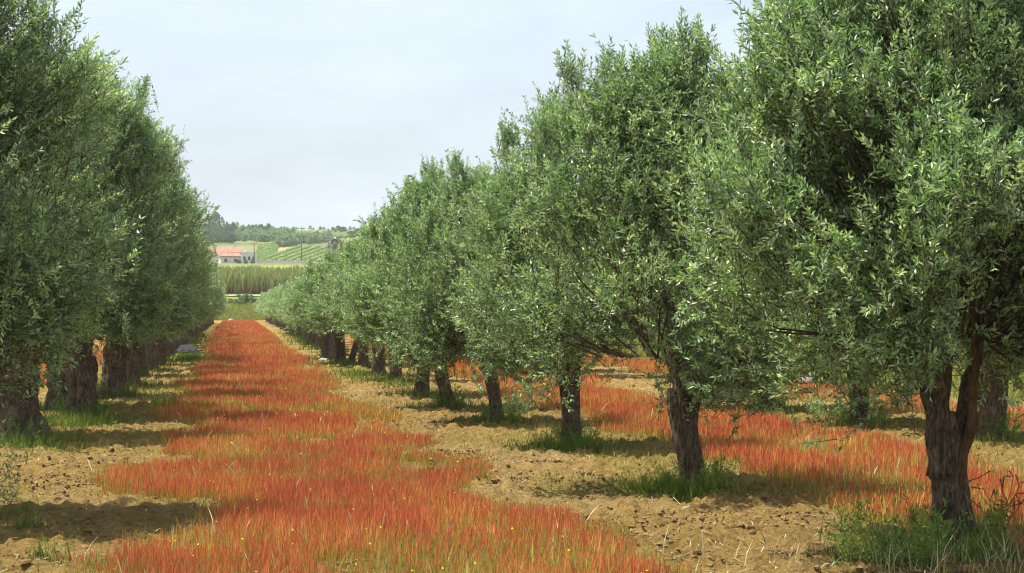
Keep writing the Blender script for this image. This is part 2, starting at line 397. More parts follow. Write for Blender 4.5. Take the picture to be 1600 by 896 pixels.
# flowers
def flowers():
    X, Y = scatter(-2, 4, 9, 40, 3, lambda X, Y: red_mask(X, Y) * .8 + .03)
    n = len(X); Z = height(X, Y) + rng.uniform(.12, .26, n); B = np.stack([X, Y, Z], 1)
    r = rng.uniform(.005, .010, n)[:, None]
    nrm = norm(rng.normal(0, .5, (n, 3)) + [0, -.3, 1]); u = norm(np.cross(nrm, [1., 0, 0])); v = np.cross(nrm, u)
    ang = np.arange(6) / 6 * 2 * PI
    ring = np.stack([B + r * (math.cos(a) * u + math.sin(a) * v) for a in ang], 1)
    V = np.concatenate([ring, (B + nrm * r * .3)[:, None]], 1).reshape(-1, 3)
    T = (np.arange(n) * 7)[:, None, None] + np.array([[6, k, (k + 1) % 6] for k in range(6)])[None]
    return mesh('flowers', V, None, T.reshape(-1, 3), mats=[M['flower']], attrs={'t': ('POINT', np.zeros(len(V))), 'rnd': ('POINT', np.zeros(len(V)))})
tag(obj('yellow_flowers', flowers()), 'tiny yellow flowers dotted through the red grass', 'wildflowers', kind='stuff')

# soil clods: irregular lumps
def clods():
    V0 = np.array([[0, 0, 1], [.89, 0, .45], [.28, .85, .45], [-.72, .53, .45], [-.72, -.53, .45], [.28, -.85, .45],
                   [.72, .53, -.45], [-.28, .85, -.45], [-.89, 0, -.45], [-.28, -.85, -.45], [.72, -.53, -.45], [0, 0, -1]])
    T0 = np.array([[0, 1, 2], [0, 2, 3], [0, 3, 4], [0, 4, 5], [0, 5, 1], [1, 6, 2], [2, 7, 3], [3, 8, 4], [4, 9, 5], [5, 10, 1],
                   [6, 7, 2], [7, 8, 3], [8, 9, 4], [9, 10, 5], [10, 6, 1], [11, 7, 6], [11, 8, 7], [11, 9, 8], [11, 10, 9], [11, 6, 10]])
    Xs, Ys = [], []
    for x0, x1, y0, y1, d in [(-4, 9, 9, 24, 420), (-4, 11, 24, 50, 130), (-4, 11, 50, 90, 12)]:
        X, Y = scatter(x0, x1, y0, y1, d, lambda X, Y: (1 - red_mask(X, Y)) * (.06 + .94 * sm(.5, .68, fbm(X * 1.1, Y * 1.6, s=97))))
        Xs.append(X); Ys.append(Y)
    X, Y = np.concatenate(Xs), np.concatenate(Ys); n = len(X)
    s = np.exp(rng.normal(-4.6, .55, n)).clip(.004, .045)
    V = V0[None] * rng.uniform(.55, 1.35, (n, 12, 1)) * (s[:, None, None] * rng.uniform(.7, 1.3, (n, 1, 3))) * [1, 1, .75]
    V = V + np.stack([X, Y, height(X, Y) + micro(X, Y, red_mask(X, Y)) + s * .25], 1)[:, None]
    T = (np.arange(n) * 12)[:, None, None] + T0[None]
    return mesh('clods', V.reshape(-1, 3), None, T.reshape(-1, 3), mats=[M['clod']])
tag(obj('soil_clods', clods()), 'crumbled brown clods of tilled soil between the trees', 'soil', kind='stuff')

# ------------------------------------------------------------------ olive trees
def leaves_on_shoots(O, D, Ln, pairs, ll, lw, R, spread=.82):
    """O origins, D unit directions, Ln lengths -> leaf quads"""
    n = len(O); k = pairs
    f = (np.arange(k) + .5) / k
    f = f[None] + R.normal(0, .02, (n, k))
    up = np.array([0, 0, 1.])
    bend = np.stack([0 * Ln, 0 * Ln, R.normal(.0, .12, n)], 1)
    P = O[:, None] + D[:, None] * (f * Ln[:, None])[..., None] + bend[:, None] * (f ** 2 * Ln[:, None])[..., None]
    a0 = R.uniform(0, 2 * PI, n)
    u = norm(np.cross(D, up + .01)); v = np.cross(D, u)
    ang = a0[:, None] + np.arange(k)[None] * PI / 2 + R.normal(0, .3, (n, k))
    out = []
    for sgn in (0, PI):
        A = (ang + sgn)[..., None]
        perp = np.cos(A) * u[:, None] + np.sin(A) * v[:, None]
        sp = (spread * (1.1 - .6 * f))[..., None]
        ld = norm(D[:, None] * (1 - spread * .45) + perp * sp + R.normal(0, .12, (n, k, 3)))
        out.append((P, ld))
    P = np.concatenate([o[0].reshape(-1, 3) for o in out]); d = np.concatenate([o[1].reshape(-1, 3) for o in out])
    m = len(P)
    nn = norm(up * .55 + R.normal(0, .6, (m, 3)))
    s = norm(np.cross(d, nn)); nn = np.cross(s, d)
    L = (ll * R.uniform(.65, 1.15, m))[:, None]; w = (lw * R.uniform(.75, 1.2, m))[:, None] / 2
    b = P; c = P + d * L * .48
    V = np.stack([b, c + s * w + nn * w * .35, P + d * L - nn * L * .08, c - s * w + nn * w * .35], 1)
    return V.reshape(-1, 3), np.arange(4 * m).reshape(-1, 4), m
def crown_mesh(name, seed, nclus, nshoot, pairs, ll, lw, slen, rx=1.15, zt=4.7, zb=1.0, tw=True, top=9, m='olive', avoid=False, tp=0.):
    R = np.random.default_rng(seed)
    zb0 = zb - .12; hz_ = zt - zb; zs = np.array([zb0 - .15, zb + .05 * hz_, zb + .26 * hz_, zb + .52 * hz_, zb + .78 * hz_, zt]); rs = (np.array([.64, .95, 1.16, 1.0, .60, .20]) + tp * np.array([0, -.05, -.03, .10, .34, .34])) * rx
    z = zb0 + (zt - zb0) * R.beta(1.0, 1.2, nclus * 3)
    th = R.uniform(0, 2 * PI, nclus * 3)
    rho = np.sqrt(R.uniform(.06, 1, nclus * 3))
    lob = 1 + .40 * (vn(np.cos(th) * 1.7 + 5, np.sin(th) * 1.7 + 5, z * 1.1, seed) - .5) * 2
    r = np.interp(z, zs, rs) * rho * lob
    C = np.stack([r * np.cos(th), r * np.sin(th), z], 1)
    # thin out so that clumps and gaps appear
    keep = 1.7 * vn(C[:, 0] * 1.9 + 9, C[:, 1] * 1.9 + 9, C[:, 2] * 1.9, seed + 4) + R.uniform(0, .5, len(C))
    if avoid:   # pruned open at the fork, on the side of the alley
        keep = keep - 9 * ((C[:, 1] < .2) & (np.abs(C[:, 0] - .0) < .42) & (C[:, 2] < zb + .85))
    C = C[np.argsort(-keep)[:nclus]]
    # upright leaders on top
    top += 3; a = np.arange(top) * 2.4 + R.uniform(-.5, .5, top); q = R.uniform(.05, .8 + .15 * tp, top) * rx
    Lead = np.stack([q * np.cos(a), q * np.sin(a), zt + R.uniform(-.65, .32, top) - q * .5], 1)
    C = np.vstack([C, Lead, Lead - [0, 0, .28]])
    n = len(C); isl = np.r_[np.zeros(n - 2 * top), np.ones(2 * top)]
    C[n - 2 * top:n - top, 2] += R.uniform(-.1, .45, top) * (zt / 4.7)
    out = norm(C * [1, 1, 0] + 1e-4)
    low = sm(zb + 1.1, zb, C[:, 2])
    rad = np.linalg.norm(C[:, :2], axis=1)
    O = np.repeat(C, nshoot, 0) + R.normal(0, 1, (n * nshoot, 3)) * (.15 - .085 * np.repeat(isl, nshoot))[:, None] * [1, 1, 1.15]
    o2 = np.repeat(out, nshoot, 0); lw_ = np.repeat(low, nshoot)[:, None]
    lead = np.repeat(np.r_[np.zeros(n - 2 * top), np.ones(2 * top)], nshoot)[:, None]
    D = norm(o2 * (.6 - .45 * lead) + np.array([0, 0, 1.]) * (.95 - .95 * lw_ + .7 * lead) + R.normal(0, .5, (len(O), 3)) * (1 - .35 * lead))
    Ln = slen * R.uniform(.55, 1.35, len(O))
    ragged = R.uniform(0, 1, len(O)) < .06
    Ln = np.where(ragged, Ln * 1.6, Ln)
    O = O - D * (Ln * .5)[:, None]
    V, Qd, m_ = leaves_on_shoots(O, D, Ln, pairs, ll, lw, R)
    rn = np.repeat(R.uniform(0, 1, len(O)), pairs)
    rn = np.concatenate([rn, rn]); rn = np.clip(rn * .55 + R.uniform(0, .45, len(rn)), 0, 1)
    Vs, Qs, mi, rr = [V], [Qd], [np.zeros(m_)], [rn]
    nb = len(V)
    if tw:
        # thin woody shoots (three-sided) and bent boughs to every cluster
        def prism(A, B, ra, rb, nb):
            d = norm(B - A); u = norm(np.cross(d, [.3, .2, 1.])); v = np.cross(d, u)
            ring = []
            for P, r_ in ((A, ra), (B, rb)):
                for t in range(3):
                    an = t * 2 * PI / 3; ring.append(P + r_ * (math.cos(an) * u + math.sin(an) * v))
            V = np.stack(ring, 1).reshape(-1, 3)
            q = (np.arange(len(A)) * 6)[:, None, None] + np.array([[0, 1, 4, 3], [1, 2, 5, 4], [2, 0, 3, 5]])[None]
            return V, q.reshape(-1, 4) + nb
        A, B = O - D * .1, O + D * Ln[:, None]
        v1, q1 = prism(A, B, .0035, .0015, nb); nb += len(v1)
        axis = np.stack([C[:, 0] * .35, C[:, 1] * .35, np.maximum(zb + .1, C[:, 2] - .55 - rad * .45)], 1)
        mid = axis * .45 + C * .55 + R.normal(0, .07, C.shape) - [0, 0, .05]
        pk = R.uniform(0, 1, len(C)) < .5
        v2, q2 = prism(axis[pk], mid[pk], .011, .008, nb); nb += len(v2)
        v3, q3 = prism(mid[pk], C[pk], .008, .004, nb); nb += len(v3)
        for v_, q_ in ((v1, q1), (v2, q2), (v3, q3)):
            Vs.append(v_); Qs.append(q_); mi.append(np.ones(len(q_))); rr.append(np.zeros(len(q_)))
    return mesh(name, np.vstack(Vs), np.vstack(Qs), mats=[M[m], M['twig']], mi=np.concatenate(mi), attrs={'rnd': ('FACE', np.concatenate(rr))})
HI = [crown_mesh('crown_near', 100 + k, 235, 21, 11, 0.060, .0185, .29, zt=4.05, zb=1.24) for k in range(6)]
HL = [crown_mesh('crown_left', 160 + k, 300, 21, 11, 0.060, .0185, .29, zt=4.95, zb=1.5, tp=1., top=12) for k in range(4)]
BIG = crown_mesh('crown_big', 150, 440, 22, 11, .062, .0195, .30, rx=1.66, zt=5.0, zb=1.42, top=18, avoid=True)
MID = [crown_mesh('crown_mid', 200 + k, 190, 15, 8, .085, .027, .33, zt=4.05, zb=1.35) for k in range(5)]
ML = [crown_mesh('crown_mid_left', 260 + k, 210, 15, 8, .088, .028, .35, zt=4.9, zb=1.45, tp=1.) for k in range(3)]
LOW = [crown_mesh('crown_far', 300 + k, 130, 9, 5, .16, .055, .40, zt=4.05, zb=1.3, tw=False) for k in range(4)]

def trunk_mesh(name, seed, pts, rad, base_flare=.6, gnarl=.12, segs=72, rings=84, m='bark', top_flare=.10):
    R = np.random.default_rng(seed)
    P = np.array(pts, float); t = np.linspace(0, 1, len(P)); T = np.linspace(0, 1, rings)
    path = np.stack([np.interp(T, t, P[:, k]) for k in range(3)], 1)
    for _ in range(5): path[1:-1] = (path[:-2] + path[1:-1] * 2 + path[2:]) / 4
    rr = np.interp(T, np.linspace(0, 1, len(rad)), rad)
    rr = rr * (1 + base_flare * np.exp(-T * 7) + top_flare * sm(.75, 1, T))
    a = np.arange(segs) / segs * 2 * PI
    tw = T[:, None] * R.uniform(-1.2, 1.2)
    A = a[None] + tw
    k1, k2 = R.integers(3, 5), R.integers(6, 8)
    flut = .10 * np.sin(k1 * A + R.uniform(0, 6)) * (1 + 1.3 * np.exp(-T * 6))[:, None] + .05 * np.sin(k2 * A + R.uniform(0, 6))
    nz = fbm(np.cos(A) * 1.6 + 3, np.sin(A) * 1.6 + 3, T[:, None] * 3.2, seed, 4) - .5
    fine = fbm(np.cos(A) * 6 + 3, np.sin(A) * 6 + 3, T[:, None] * 5, seed + 9, 3) - .5
    rr = rr * (1 - .42 * sm(.84, 1.0, T))
    r = rr[:, None] * (1 + flut + gnarl * 5.0 * nz + .42 * fine)
    V = np.stack([path[:, None, 0] + r * np.cos(a), path[:, None, 1] + r * np.sin(a), path[:, None, 2] + 0 * r], -1)
    n = segs; i = np.arange(rings - 1)[:, None]; j = np.arange(n)[None]
    q = np.stack([i * n + j, i * n + (j + 1) % n, (i + 1) * n + (j + 1) % n, (i + 1) * n + j], -1).reshape(-1, 4)
    V = np.vstack([V.reshape(-1, 3), path[-1] + [0, 0, rad[-1] * .06]]); c = len(V) - 1; b = (rings - 1) * n
    Tt = [[c, b + k, b + (k + 1) % n] for k in range(n)]
    return mesh(name, V, q, Tt, mats=[M[m]], smooth=True)
def limb_mesh(seed, p0, p1, r0, r1=.012, m='bark', bend=.14):
    R = np.random.default_rng(seed); n = 12; t = np.linspace(0, 1, n)[:, None]
    p0, p1 = np.array(p0, float), np.array(p1, float)
    P = p0 * (1 - t) + p1 * t + np.sin(t * PI) * R.normal(0, bend, 3) + R.normal(0, .018, (n, 3)) * np.sin(t * PI)
    b = MB(); b.tube(P, (r0 + (r1 - r0) * t[:, 0] ** .55) * (1 + R.normal(0, .05, n)), 10)
    return b.mesh('limb', [M[m]], smooth=True)
def limbs(root, top, seed, n=4, r=.07, h=1.9, m='bark', first=None):
    R = np.random.default_rng(seed)
    for k in range(n):
        a = 2 * PI * k / n + R.uniform(-.5, .5); q = R.uniform(.2, .5)
        p0 = np.array(top) * [.62, .62, 1] + [math.cos(a) * r * .3, math.sin(a) * r * .3, -.40]
        p1 = np.array(top) + [math.cos(a) * q, math.sin(a) * q, h * R.uniform(.7, 1.15)]
        obj('limb', limb_mesh(seed * 7 + k, p0, p1, r * R.uniform(.75, 1.1), m=(first if first and k == 0 else m)), root)
def base_shoots(seed, r=.42, h=.5, n=22, m='weed'):
    R = np.random.default_rng(seed)
    a = R.uniform(0, 2 * PI, n * 4); q = r * np.sqrt(R.uniform(.25, 1, n * 4))
    O = np.stack([q * np.cos(a), q * np.sin(a), R.uniform(0, .12, n * 4)], 1)
    D = norm(np.stack([np.cos(a), np.sin(a), 0 * a], 1) * .35 + [0, 0, 1] + R.normal(0, .3, (n * 4, 3)))
    V, q_, m_ = leaves_on_shoots(O, D, h * R.uniform(.35, 1.15, n * 4), 9, .06, .013, R)
    return mesh('base_shoots', V, q_, mats=[M[m]], attrs={'rnd': ('FACE', R.uniform(0, 1, m_))})

BASES = []     # (x, y, trunk radius) for the weeds round the trunks
def near_tree(px, py, lean, r, crown, rz, sc, label, group, seed, top_z=1.15, fork=None, shoots=True, lm='bark', first=None, coff=(0, 0), xy=None, custom=None):
    x, y = xy if xy else at(px, py)
    z = gz(x, y)
    root = empty('olive_tree', (x, y, z - .02), label, 'olive tree', group)
    lx, ly = lean
    pts = [(0, 0, -.12), (lx * .1, ly * .1, .2), (lx * .45, ly * .4, top_z * .5), (lx, ly, top_z)]
    obj('trunk', trunk_mesh('trunk', seed, pts, [r * 1.05, r * .95, r * .88, r * .92, r * 1.02]), root)
    if custom:
        for k, (a, b, lr, mm, bd) in enumerate(custom):
            lo = obj('limb', limb_mesh(seed * 31 + k, a, b, lr, m=mm, bend=bd), root)
            if mm == 'limb': lo['label'] = 'smooth orange-brown limb'
    else: limbs(root, (lx, ly, top_z), seed, 4, r * .62, 1.8 * sc[2], lm, first)
    cz = .28 if crown in MID else (-.04 if crown is HI[1] else 0)
    obj('crown', crown, root, (lx + coff[0], ly + coff[1], cz), rz, sc)
    if shoots: obj('base_shoots', base_shoots(seed + 1, r + .16, .30, 14), root)
    BASES.append((x, y, r)); return root
GR, GL, G2 = 'olive trees in the right hand row', 'olive trees in the left hand row', 'olive trees in the second row on the right'
near_tree(1490, 862, (-.08, .0), .142, BIG, 0, (1, 1, 1), 'large olive tree at far right, nearest trunk, with a smooth orange-brown limb above its stump', GR, 11, .98, custom=[((-.03, -.035, .42), (.08, -.12, 1.95), .082, 'limb', .05), ((.07, -.12, 1.9), (.35, -.2, 3.2), .05, 'limb', .08), ((-.12, -.04, .5), (-.36, -.05, 1.9), .085, 'bark', .05), ((-.05, .0, .5), (-.10, .05, 2.2), .115, 'bark', .04), ((.0, .03, .5), (.34, .1, 2.3), .10, 'bark', .06), ((-.1, .04, .5), (-.22, .3, 2.6), .09, 'bark', .06)])
near_tree(1085, 770, (-.16, .1), .135, HI[1], 1.9, (1.0, 1.1, 1.0), 'olive tree with grey trunk leaning left, second nearest trunk of the right row', GR, 12, 1.0, coff=(-.08, 0), custom=[((-.10, .07, .5), (-.22, .12, 2.0), .105, 'bark', .03), ((-.08, .05, .5), (-.36, .0, 2.2), .085, 'bark', .05), ((-.08, .05, .5), (.02, .15, 2.3), .085, 'bark', .05), ((-.08, .08, .5), (-.12, .35, 2.3), .07, 'bark', .05)])
near_tree(893, 700, (-.03, .0), .125, HI[2], 4.0, (1.02, 1.05, 1.04), 'olive tree with upright trunk and tall grass tuft at its foot, third in right row', GR, 13, 1.0)
near_tree(778, 662, (-.22, .05), .11, HI[3], 5.1, (1.0, 1.05, .93), 'olive tree whose trunk bends and forks to the left, fourth in right row', GR, 14, 1.3)
near_tree(700, 640, (-.24, .0), .12, HI[4], 2.7, (1.0, 1.02, .98), 'olive tree with thick bowed trunk leaning left, fifth in right row', GR, 15, 1.15)
near_tree(660, 619, (.05, .0), .13, HI[5], .9, (1.0, 1.02, .92), 'olive tree with short straight stout trunk, sixth in right row', GR, 16, 1.1, shoots=False)
near_tree(619, 598, (0, 0), .15, MID[0], .9, (1.0, 1.0, .88), 'olive tree with squat dark trunk, seventh in right row', GR, 17, 1.1, shoots=False)
near_tree(592, 589, (-.03, 0), .17, MID[1], 2.9, (1.0, 1.0, .84), 'olive tree with short thick trunk flared at base, eighth in right row', GR, 18, 1.1, shoots=False)
near_tree(567, 575, (.02, 0), .16, MID[2], 3.9, (1.0, 1.05, .80), 'olive tree with straight dark trunk, ninth in right row', GR, 19, 1.1, shoots=False)
near_tree(548, 571, (.35, 0), .10, MID[3], 4.9, (1.0, 1.1, .72), 'olive tree with thin trunk slanting to the right, tenth in right row', GR, 20, 1.2, shoots=False)
near_tree(534, 569, (-.1, 0), .17, MID[4], 5.9, (1.0, 1.1, .72), 'olive tree with dark leaning trunk left of the slanting thin one', GR, 21, 1.2, shoots=False)
near_tree(512, 562, (0, 0), .22, MID[0], 1.5, (1.0, 1.1, .70), 'olive tree with wide dark trunk beside the pale flat stone', GR, 22, 1.2, shoots=False)
# left row
near_tree(0, 0, (.05, 0), .30, HL[0], 1.0, (1.12, 1.1, 1.0), 'olive tree at left edge, trunk out of view, crown nearest the camera', GL, 31, 1.1, xy=(-2.75, 16.2))
near_tree(20, 690, (.0, 0), .36, HL[1], 2.2, (1.08, 1.1, 1.0), 'olive tree with massive gnarled trunk at the left edge', GL, 32, 1.0)
near_tree(130, 657, (-.02, 0), .24, HL[2], 3.3, (1.08, 1.1, 1.02), 'olive tree with dark upright trunk, right hand one of the close pair', GL, 33, 1.1)
near_tree(96, 640, (.0, 0), .25, HL[3], 4.4, (1.0, 1.1, 1.0), 'olive tree with pale trunk, left hand one of the close pair', GL, 34, 1.1, shoots=False)
near_tree(178, 622, (.05, 0), .25, HL[0], 5.6, (1.08, 1.1, 1.03), 'olive tree with trunk smothered in green shoots, behind the close pair', GL, 35, 1.1)
near_tree(205, 606, (.0, 0), .24, HL[1], .6, (1.08, 1.1, 1.03), 'olive tree with dark trunk at the end of the visible left trunks', GL, 36, 1.1, shoots=False)
# second row on the right
near_tree(1550, 690, (.0, 0), .19, HI[4], 1.6, (1.2, 1.2, 1.08), 'olive tree in the second row seen just behind the nearest trunk', G2, 41, 1.1)
near_tree(1345, 664, (-.1, 0), .155, HI[3], .3, (1.15, 1.15, 1.05), 'olive tree in the second row with shoots around its leaning trunk', G2, 42, 1.1)
near_tree(1197, 642, (-.05, 0), .14, HI[2], 2.3, (1.15, 1.15, 1.05), 'olive tree in the second row beside the grey boulder, thin dark trunk', G2, 43, 1.2)

# farther trees share trunk meshes
TR = [trunk_mesh('trunk_far', 60 + k, [(0, 0, -.15), (random.uniform(-.05, .05), 0, .5), (random.uniform(-.12, .12), 0, 1.3)], [.2, .17, .16, .17], segs=16, rings=14) for k in range(4)]
def far_tree(x, y, lod, label, group, s=1.0, hz=1.0, k=0):
    z = float(height(x, y))
    root = empty('olive_tree', (x, y, z - .02), label, 'olive tree', group)
    root.rotation_euler[2] = random.uniform(0, 2 * PI)
    obj('trunk', TR[k % 4], root); obj('crown', lod[k % len(lod)], root, (0, 0, .24 if hz < .9 else .05), sc=(s, s * random.uniform(.95, 1.1), hz * random.uniform(.93, 1.08)))
    BASES.append((x, y, .17)); return root
def lod(y): return HI if y < 36 else (MID if y < 105 else LOW)
y = at(512, 562)[1] + 4.5; k = 0
while y < FIELD_END - 4:
    far_tree(3.75 + random.uniform(-.15, .15), y, lod(y), 'far olive tree in the tapering distant part of the right hand row', 'distant olive trees of the right row', 1.0, float(np.interp(y, [55, 75, 110, 200], [.70, .68, .66, .66])), k); k += 1; y += 4.6 + random.uniform(-.3, .3)
y = 47.5; k = 1
while y < FIELD_END - 34:
    far_tree(-2.35 + random.uniform(-.12, .12), y, ML if y < 110 else LOW, 'far olive tree in the dense distant part of the left hand row', 'distant olive trees of the left row', 1.08, float(np.interp(y, [50, 62, 85, 109, 111, 140], [.98, .87, .76, .73, .84, .82])), k); k += 1; y += 4.6 + random.uniform(-.3, .3)
for k, (px, py) in enumerate([(890, 590), (845, 582)]):
    x, y = at(px, py); far_tree(x, y, MID, 'olive tree of the second row glimpsed behind the right hand row', 'half hidden olive trees of the second row', 1.15, 1.05, k)
for k, yy in enumerate(np.arange(70, 130, 5)):
    far_tree(9.4, yy, MID if yy < 100 else LOW, 'olive tree of the second row glimpsed behind the right hand row', 'half hidden olive trees of the second row', 1.1, 1.0, k)

# green grass round the trunks
Xs, Ys = [], []
for (bx, by, r) in BASES:
    if by > 120: continue
    n = int(650 if by < 45 else 300)
    a = rng.uniform(0, 2 * PI, n); q = r * .8 + np.abs(rng.normal(0, .36, n))
    Xs.append(bx - .05 + q * np.cos(a) * 1.3); Ys.append(by + q * np.sin(a) * 1.0 - .1)
for (px, py, n, sx, sy) in [(1045, 772, 1500, .35, .4), (1445, 880, 700, .4, .35), (1550, 875, 500, .35, .3), (890, 705, 1100, .3, .35), (298, 562, 1800, .35, 1.2), (120, 668, 1500, .5, .8), (40, 700, 1500, .55, .8), (560, 590, 900, .4, 3), (620, 605, 500, .3, 2), (75, 880, 90, .12, .12), (28, 830, 90, .12, .12)]:
    x, y = at(px, py); Xs.append(rng.normal(x, sx * .7, n)); Ys.append(rng.normal(y, sy * .7, n))
X, Y = np.concatenate(Xs), np.concatenate(Ys); n = len(X); wf = np.maximum(1, Y / 22)
tag(obj('green_grass', blades(X, Y, rng.uniform(.06, .26, n) * rng.uniform(.5, 1, n), .008 * wf, .8, 'grass', M['grass'])),
    'green grass tufts growing around the feet of the olive trunks', 'grass', kind='stuff')
X = np.concatenate([rng.normal(at(1470, 880)[0], .7, 500)] + [rng.normal(b_[0], .35, 60) for b_ in BASES if b_[1] < 45]); Y = np.concatenate([rng.normal(at(1470, 880)[1], .5, 500)] + [rng.normal(b_[1], .35, 60) for b_ in BASES if b_[1] < 45])
tag(obj('dry_grass', blades(X, Y, rng.uniform(.06, .26, len(X)), np.full(len(X), .007), 1.0, 'dry_grass', M['straw'], curve=.9)),
    'dry straw coloured grass mixed into the green tufts under the trees', 'dry grass', kind='stuff')
# loose small green weeds over the soil
X, Y = scatter(-4.5, 11, 9, 60, 60, lambda X, Y: (1 - red_mask(X, Y)) * sm(.5, .66, fbm(X * .9, Y * .5, s=82)))
tag(obj('sparse_weeds', blades(X, Y, rng.uniform(.03, .1, len(X)), np.full(len(X), .012), .9, 'weeds', M['gold'])),
    'sparse olive coloured weeds on the bare tilled soil', 'weeds', kind='stuff')
# pale green meadow beyond the last strip, and the rough grass past the field
X, Y = scatter(13, 40, 25, 110, 60, lambda X, Y: np.ones(len(X)) * .9)
X2, Y2 = scatter(-14, 22, FIELD_END, 252, 50, lambda X, Y: .4 + .6 * sm(.4, .6, fbm(X * .2, Y * .2, s=99)))
X, Y = np.r_[X, X2], np.r_[Y, Y2]
tag(obj('meadow_grass', blades(X, Y, rng.uniform(.12, .4, len(X)) * np.where(Y > 200, 1.1, 1), .02 * np.maximum(1, Y / 45), .5, 'meadow', M['meadow'], rnd=rng.uniform(.55, 1, len(X)))),
    'rough pale green meadow grass beyond the olive field', 'grass', kind='stuff')

# dry brown weed beside the nearest trunk and small bushes on the soil
def dry_weed():
    R = np.random.default_rng(5); b = MB(); tt = []
    for k in range(9):
        a = R.uniform(0, 2 * PI); h = R.uniform(.3, .52); t = np.linspace(0, 1, 6)[:, None]
        P = np.hstack([np.cos(a) * .22 * t ** 1.5, np.sin(a) * .22 * t ** 1.5, h * t]) + R.normal(0, .008, (6, 3)); b.tube(P, np.linspace(.004, .002, 6), 4)
        for q in range(5):
            p = P[R.integers(2, 6)]; d = norm(R.normal(0, 1, 3) + [0, 0, .6]) * R.uniform(.05, .12)
            b.tube([p, p + d * .5, p + d], [.003, .004, .006], 4)
    V = np.vstack(b.V)
    return b.mesh('dry_weed', [M['dry']], attrs={'t': ('POINT', np.clip(V[:, 2] * 2, 0, 1)), 'rnd': ('POINT', np.zeros(len(V)))})
x, y = at(1562, 848); tag(obj('dry_weed', dry_weed(), loc=(x, y, gz(x, y)), ), 'dry brown branched weed standing right of the nearest olive trunk', 'weed')
def bush(px, py, r, h, label, n=14, m='weed'):
    x, y = at(px, py); tag(obj('leafy_weed', base_shoots(abs(int(px)) + 1, r, h, n, m), loc=(x, y, gz(x, y))), label, 'weed')
bush(1400, 885, .38, .42, 'leafy green shrub left of the foot of the nearest olive trunk', 26, 'weed')
bush(812, 655, .1, .42, 'small bushy weed right of the fourth trunk of the right row', 12, 'olive')
bush(-30, 800, .25, .8, 'low leafy branch entering at the left edge above the shadow', 12, 'olive')
bush(255, 640, .18, .22, 'small green weed clump on the soil beside the left row', 8)
bush(1290, 655, .25, .5, 'pale leafy weed left of the second row leaning trunk', 12, 'olive')

# rocks
def rock(px, py, s, label, seed, dims=(1, .7, .55)):
    import bmesh
    bm = bmesh.new(); bmesh.ops.create_icosphere(bm, subdivisions=4, radius=1)
    V = np.array([v.co[:] for v in bm.verts]); nzz = fbm(V[:, 0] * 1.2 + seed, V[:, 1] * 1.2, V[:, 2] * 1.2, seed, 4)
    st = np.round(nzz * 7) / 7 * .5 + nzz * .5
    V = V * (.55 + .9 * st)[:, None] * np.array(dims) * s
    for v, c in zip(bm.verts, V): v.co = c
    me = bpy.data.meshes.new('rock'); bm.to_mesh(me); bm.free(); me.materials.append(M['rock'])
    x, y = at(px, py); tag(obj('rock', me, loc=(x, y, gz(x, y) + s * dims[2] * .35), rz=seed), label, 'rock', 'field stones')
rock(1266, 606, .34, 'grey boulder in the meadow behind the second row of olives', 3, (1, .8, .75))
rock(505, 564, .24, 'pale flat stone lying beside the right hand row', 5, (1, .6, .3))
rock(292, 553, .5, 'pale grey stone in green grass beside the left hand row', 7, (1, .7, .45))
rock(361, 503, .6, 'pale grey rock at the far end of the red strip', 8, (1, .6, .4))

# ------------------------------------------------------------------ beyond the field
def strip_mesh(name, path, w, m, lift=.03):
    V = []; 
    for x, y in path: V += [(x, y - w / 2, float(height(x, y - w / 2)) + lift), (x, y + w / 2, float(height(x, y + w / 2)) + lift)]
    n = len(path); q = [[2 * i, 2 * i + 2, 2 * i + 3, 2 * i + 1] for i in range(n - 1)]
    return mesh(name, V, q, mats=[m])
tag(obj('farm_track', strip_mesh('farm_track', [(x, 260) for x in range(-90, 100, 6)], 2.0, M['track'], .14)), kind='structure')
X, Y = scatter(-60, 60, 264, 300, 14, lambda X, Y: np.ones(len(X)))
n = len(X); 
tag(obj('cane_thicket', blades(X, Y, rng.uniform(1.7, 3.4, n) * (.8 + .45 * fbm(X * .35, Y * .35, s=4)), np.full(n, .10), .35, 'cane', M['cane'], head=1.9)),
    'tall yellow green giant cane thicket along the farm track', 'cane', kind='stuff')
# shrub on the grass slope
x, y = far(382, 246); o = obj('roadside_bush', crown_mesh('bush', 900, 40, 9, 5, .2, .06, .4, rx=1.6, zt=1.6, zb=.1, tw=False, top=3, m='broad'), loc=(x, y, float(height(x, y)) - .1), sc=(1.3, 1.3, .75))
tag(o, 'low dark green bush on the grass slope below the cane', 'bush')

def hpt(px, d): x, y = far(px, d); return x, y, float(height(x, y))
